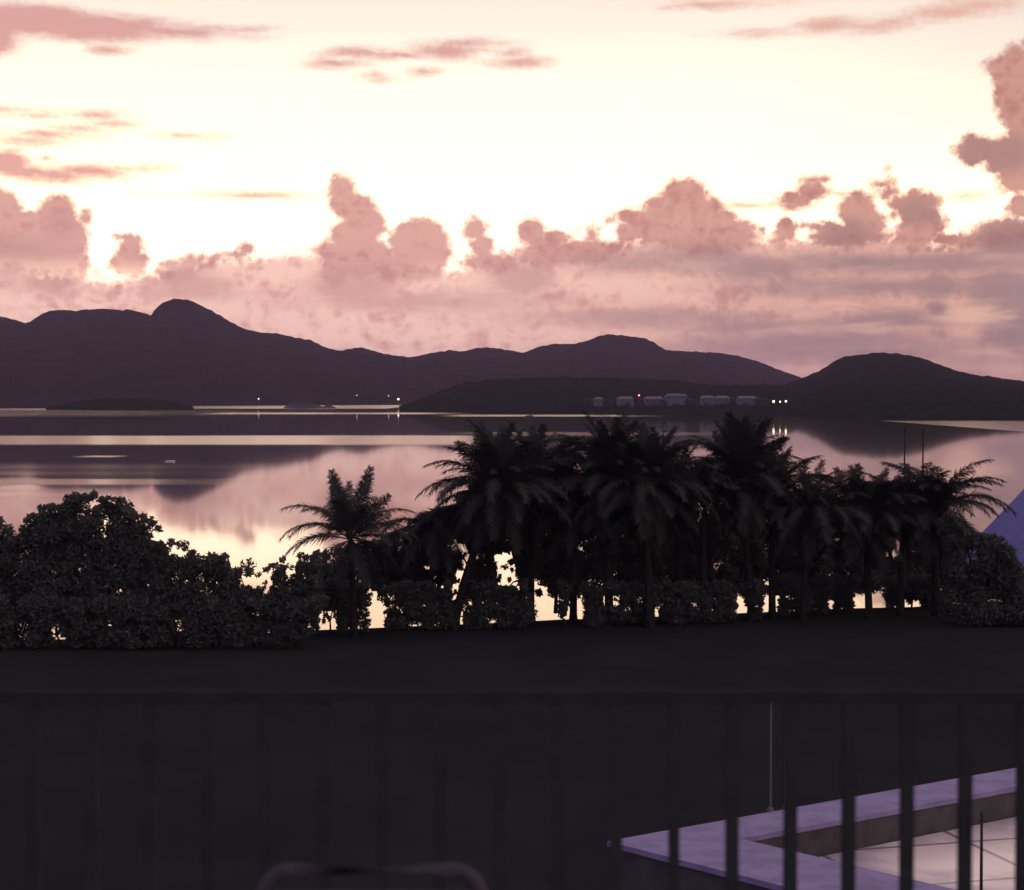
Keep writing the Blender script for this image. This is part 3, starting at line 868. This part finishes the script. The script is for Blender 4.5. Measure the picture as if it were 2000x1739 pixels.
# ------------------------------------------------------------------ poles behind the palms
for px, py, lab, g in ((1767, 838, 'tall thin dark pole behind the palms, the left and taller one', 0), (1803, 842, 'thin dark pole behind the palms, the right and shorter one', 0)):
    Y = 107.0
    p = at(px, py, Y)
    root = empty('flagpole', (p.x, Y, 0.4), lab, 'pole', 'thin poles behind the palms')
    h = p.z-.4
    MB().tube([(0, 0, -.8), (0, 0, h*.5), (0, 0, h)], [.075, .06, .04], 8).build('pole', M_post, root)
    MB().ball((0, 0, h+.05), .08).build('finial', M_post, root)

# ------------------------------------------------------------------ pale roofed building behind the palms at the right
bz = 3.0; Yb = 112.0
pr = at(1905, 1008, Yb); pt = at(2075, 935, Yb)
bld = empty('pavilion', (pt.x, Yb+1, bz), 'pavilion with a pale lavender hipped roof behind the right-hand tree', 'building')
bld.rotation_euler.z = R(-22)
hw = pt.x-pr.x; ez = at(1905, 1125, Yb-4).z-bz; rz_ = pt.z-bz
ewl = at(1880, 1125, Yb).x-pt.x
MB().raw([(ewl, -5, ez), (-ewl, -5, ez), (-ewl, 7, ez), (ewl, 7, ez), (-1.4, 1, rz_), (1.4, 1, rz_)], [(0, 1, 5, 4), (1, 2, 5), (2, 3, 4, 5), (3, 0, 4), (3, 2, 1, 0)]).build('roof', M_roof, bld)
MB().box((0, 1, ez/2-.2), (-ewl*2-1.2, 10.6, ez+.36)).build('wall', M_wall, bld)
for k in range(4):
    MB().box((-3.6+k*2.4, -4.33, ez*.45), (1.2, .1, 1.3)).build('window', M_glass, bld)

# ------------------------------------------------------------------ flat roof below, lower right
ZT = 7.0
O = on_plane(1186, 1643, ZT); A = on_plane(2000, 1497, ZT); B = on_plane(1560, 1739, ZT)
I = on_plane(1446, 1638, ZT); IA = on_plane(2000, 1530, ZT)
uA = (A-O).normalized(); uB = (B-O).normalized()
# inner corner and rim widths measured from the photograph
det = uA.x*uB.y-uA.y*uB.x
rel = I-O
ia = (rel.x*uB.y-rel.y*uB.x)/det; ib = (uA.x*rel.y-uA.y*rel.x)/det
LA, LB = 26.0, 20.0
def Q(a, c): return O+uA*a+uB*c
ZF = ZT-0.62
rb = empty('flat_roofed_building', Q(0, 0)-Vector((0, 0, ZT-3.0)), 'low flat-roofed building with a pale rim and wet shiny roof', 'building')
def loc(poly): return [p-Q(0, 0) for p in poly]
zt = ZT-3.0; zf = ZF-3.0
out = loc([Q(0, 0), Q(0, LB), Q(LA, LB), Q(LA, 0)])
e = .12
inn = loc([Q(e, e), Q(e, LB-e), Q(LA-e, LB-e), Q(LA-e, e)])
rim_i = loc([Q(ia, ib), Q(ia, LB-ib), Q(LA-ia, LB-ib), Q(LA-ia, ib)])
def ring(po, pi, z0, z1):
    v = [(p.x, p.y, z) for z in (z0, z1) for p in po] + [(p.x, p.y, z) for z in (z0, z1) for p in pi]
    f = []
    for i in range(4):
        j = (i+1) % 4
        f += [(4+i, 4+j, 12+j, 12+i), (i, 8+i, 8+j, j), (i, j, 4+j, 4+i), (8+j, 8+i, 12+i, 12+j)]
    return MB().raw(v, f)
ring(out, rim_i, zt-.10, zt).build('rim', M_cap, rb)
ring(inn, loc([Q(ia-.04, ib-.04), Q(ia-.04, LB-ib+.04), Q(LA-ia+.04, LB-ib+.04), Q(LA-ia+.04, ib-.04)]), zf-.3, zt-.10).build('parapet', M_inner, rb)
ring(inn, loc([Q(.4, .4), Q(.4, LB-.4), Q(LA-.4, LB-.4), Q(LA-.4, .4)]), 0, zf-.3).build('wall', M_wall, rb)
# wet sheet roof with seams
M_wet = bpy.data.materials.new('wet_sheet_roof'); M_wet.use_nodes = True
t = NT(M_wet.node_tree); bb = M_wet.node_tree.nodes['Principled BSDF']
co = t.node('ShaderNodeTexCoord').outputs['Object']
ang = math.atan2(uA.y, uA.x)
mp = t.node('ShaderNodeMapping'); mp.inputs['Rotation'].default_value = (0, 0, -ang+.35); t.put(mp.inputs[0], co)
spn = t.node('ShaderNodeSeparateXYZ'); t.put(spn.inputs[0], mp.outputs[0])
def seam(c, per, w, off):
    a = t.math('ABSOLUTE', t.sub(t.math('FRACT', t.math('MULTIPLY_ADD', c, 1/per, off)), .5))
    return t.step(a, w*2/per, w/per)
sm = t.mx(seam(spn.outputs[0], 3.1, .035, .1), seam(spn.outputs[1], 2.6, .035, .3))
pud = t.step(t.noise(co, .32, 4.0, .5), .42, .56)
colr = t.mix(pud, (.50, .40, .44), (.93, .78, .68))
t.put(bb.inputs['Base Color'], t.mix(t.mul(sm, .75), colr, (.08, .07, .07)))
bb.inputs['Metallic'].default_value = 0.0
bb.inputs['Specular IOR Level'].default_value = .6
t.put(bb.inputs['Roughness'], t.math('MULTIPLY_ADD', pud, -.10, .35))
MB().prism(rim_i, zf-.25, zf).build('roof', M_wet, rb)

def roof_pole(px, py, pytop, z, r, m, label, nm):
    p = on_plane(px, py, z); q = at(px, pytop, p.y)
    root = empty(nm, (p.x, p.y, z), label, 'pole')
    MB().tube([(0, 0, 0), (0, 0, q.z-z)], [r, r*.7], 8).build('shaft', m, root)
    MB().tube([(0, 0, 0), (0, 0, .06)], [r*3, r*2.4], 10).build('foot', m, root)
    return root
roof_pole(1505, 1584, 1368, ZT, .022, M_pale, 'thin pale mast standing on the rim of the flat roof', 'aerial_mast')
roof_pole(1532, 1578, 1450, ZT, .012, M_pale, 'thinner fainter rod beside the pale mast on the roof rim', 'aerial_rod')
roof_pole(1916, 1790, 1585, ZF, .03, M_post, 'thin dark pipe standing on the wet roof behind the railing', 'vent_pipe')

# ------------------------------------------------------------------ balcony: floor, railing, chair
FZ = CAMZ-1.62; YR = 3.75
tag(MB().box((0, 1.2, FZ-.09), (7, 5.4, .18)).build('balcony_floor', M_inner), kind='structure')
rail = empty('balcony_railing', (0, YR, FZ), 'dark balcony railing with square upright bars across the lower right', 'railing')
MB().box((0, 0, 1.0), (6.6, .027, .024)).build('top_rail', M_handrail, rail)
MB().box((0, 0, .1), (6.6, .035, .04)).build('bottom_rail', M_rail, rail)
sp_ = (1890-1318)/5*YR/F
x0 = (1318-CX)/F*YR
for k in range(-20, 16):   # bars reach up into the handrail
    x = x0+k*sp_
    if abs(x) > 3.2: continue
    w = .026 if k != 0 else .021
    MB().box((x, 0, .5535), (w, .024, .867)).build('baluster', M_rail, rail)
for x in (-3.25, 3.25):
    MB().box((x, 0, .4875), (.05, .05, .975)).build('post', M_rail, rail)

YC = 3.1
cxw = (725-CX)/F*YC
ztop = at(725, 1700, YC).z-FZ
ch = empty('balcony_chair', (cxw, YC, FZ), 'dim chair with a round-cornered back, seen from behind on the balcony', 'chair')
hw = .5*430/F*YC
def rounded(hw, z0, z1, r, y0, y1):
    pts = [(-hw, y0, z0)]
    for k in range(7):
        a = PI-k*PI/12
        pts.append((-hw+r+r*math.cos(a), y1, z1-r+r*math.sin(a)))
    for k in range(7):
        a = PI/2-k*PI/12
        pts.append((hw-r+r*math.cos(a), y1, z1-r+r*math.sin(a)))
    pts.append((hw, y0, z0))
    return pts
MB().tube(rounded(hw, .43, ztop, .05, .03, 0), .013, 10).build('back_frame', M_chair, ch, True)
mb = MB()
for k in range(5):
    z = ztop-.055-.06*k
    mb.box((0, .004, z), (hw*2-.03, .008, .034))
mb.build('backrest', M_inner, ch)
MB().box((0, .26, .44), (hw*2+.02, .44, .03)).build('seat', M_chair, ch)
for sx in (-1, 1):
    for yy in (.05, .45):
        MB().tube([(sx*hw*.95, yy, .43), (sx*hw*1.05, yy+(.03 if yy > .2 else -.04), 0)], .012, 8).build('leg', M_chair, ch)

# ------------------------------------------------------------------ air
M_haze = bpy.data.materials.new('haze'); M_haze.use_nodes = True
ht = M_haze.node_tree; ht.nodes.clear()
pv = ht.nodes.new('ShaderNodeVolumePrincipled')
pv.inputs['Color'].default_value = (.80, .60, .90, 1)
pv.inputs['Density'].default_value = 6.0e-5
pv.inputs['Anisotropy'].default_value = 0.0
ho = ht.nodes.new('ShaderNodeOutputMaterial')
ht.links.new(pv.outputs[0], ho.inputs['Volume'])
tag(MB().box((0, 6000, 85.5), (18400, 12600, 175)).build('haze', M_haze), kind='stuff')
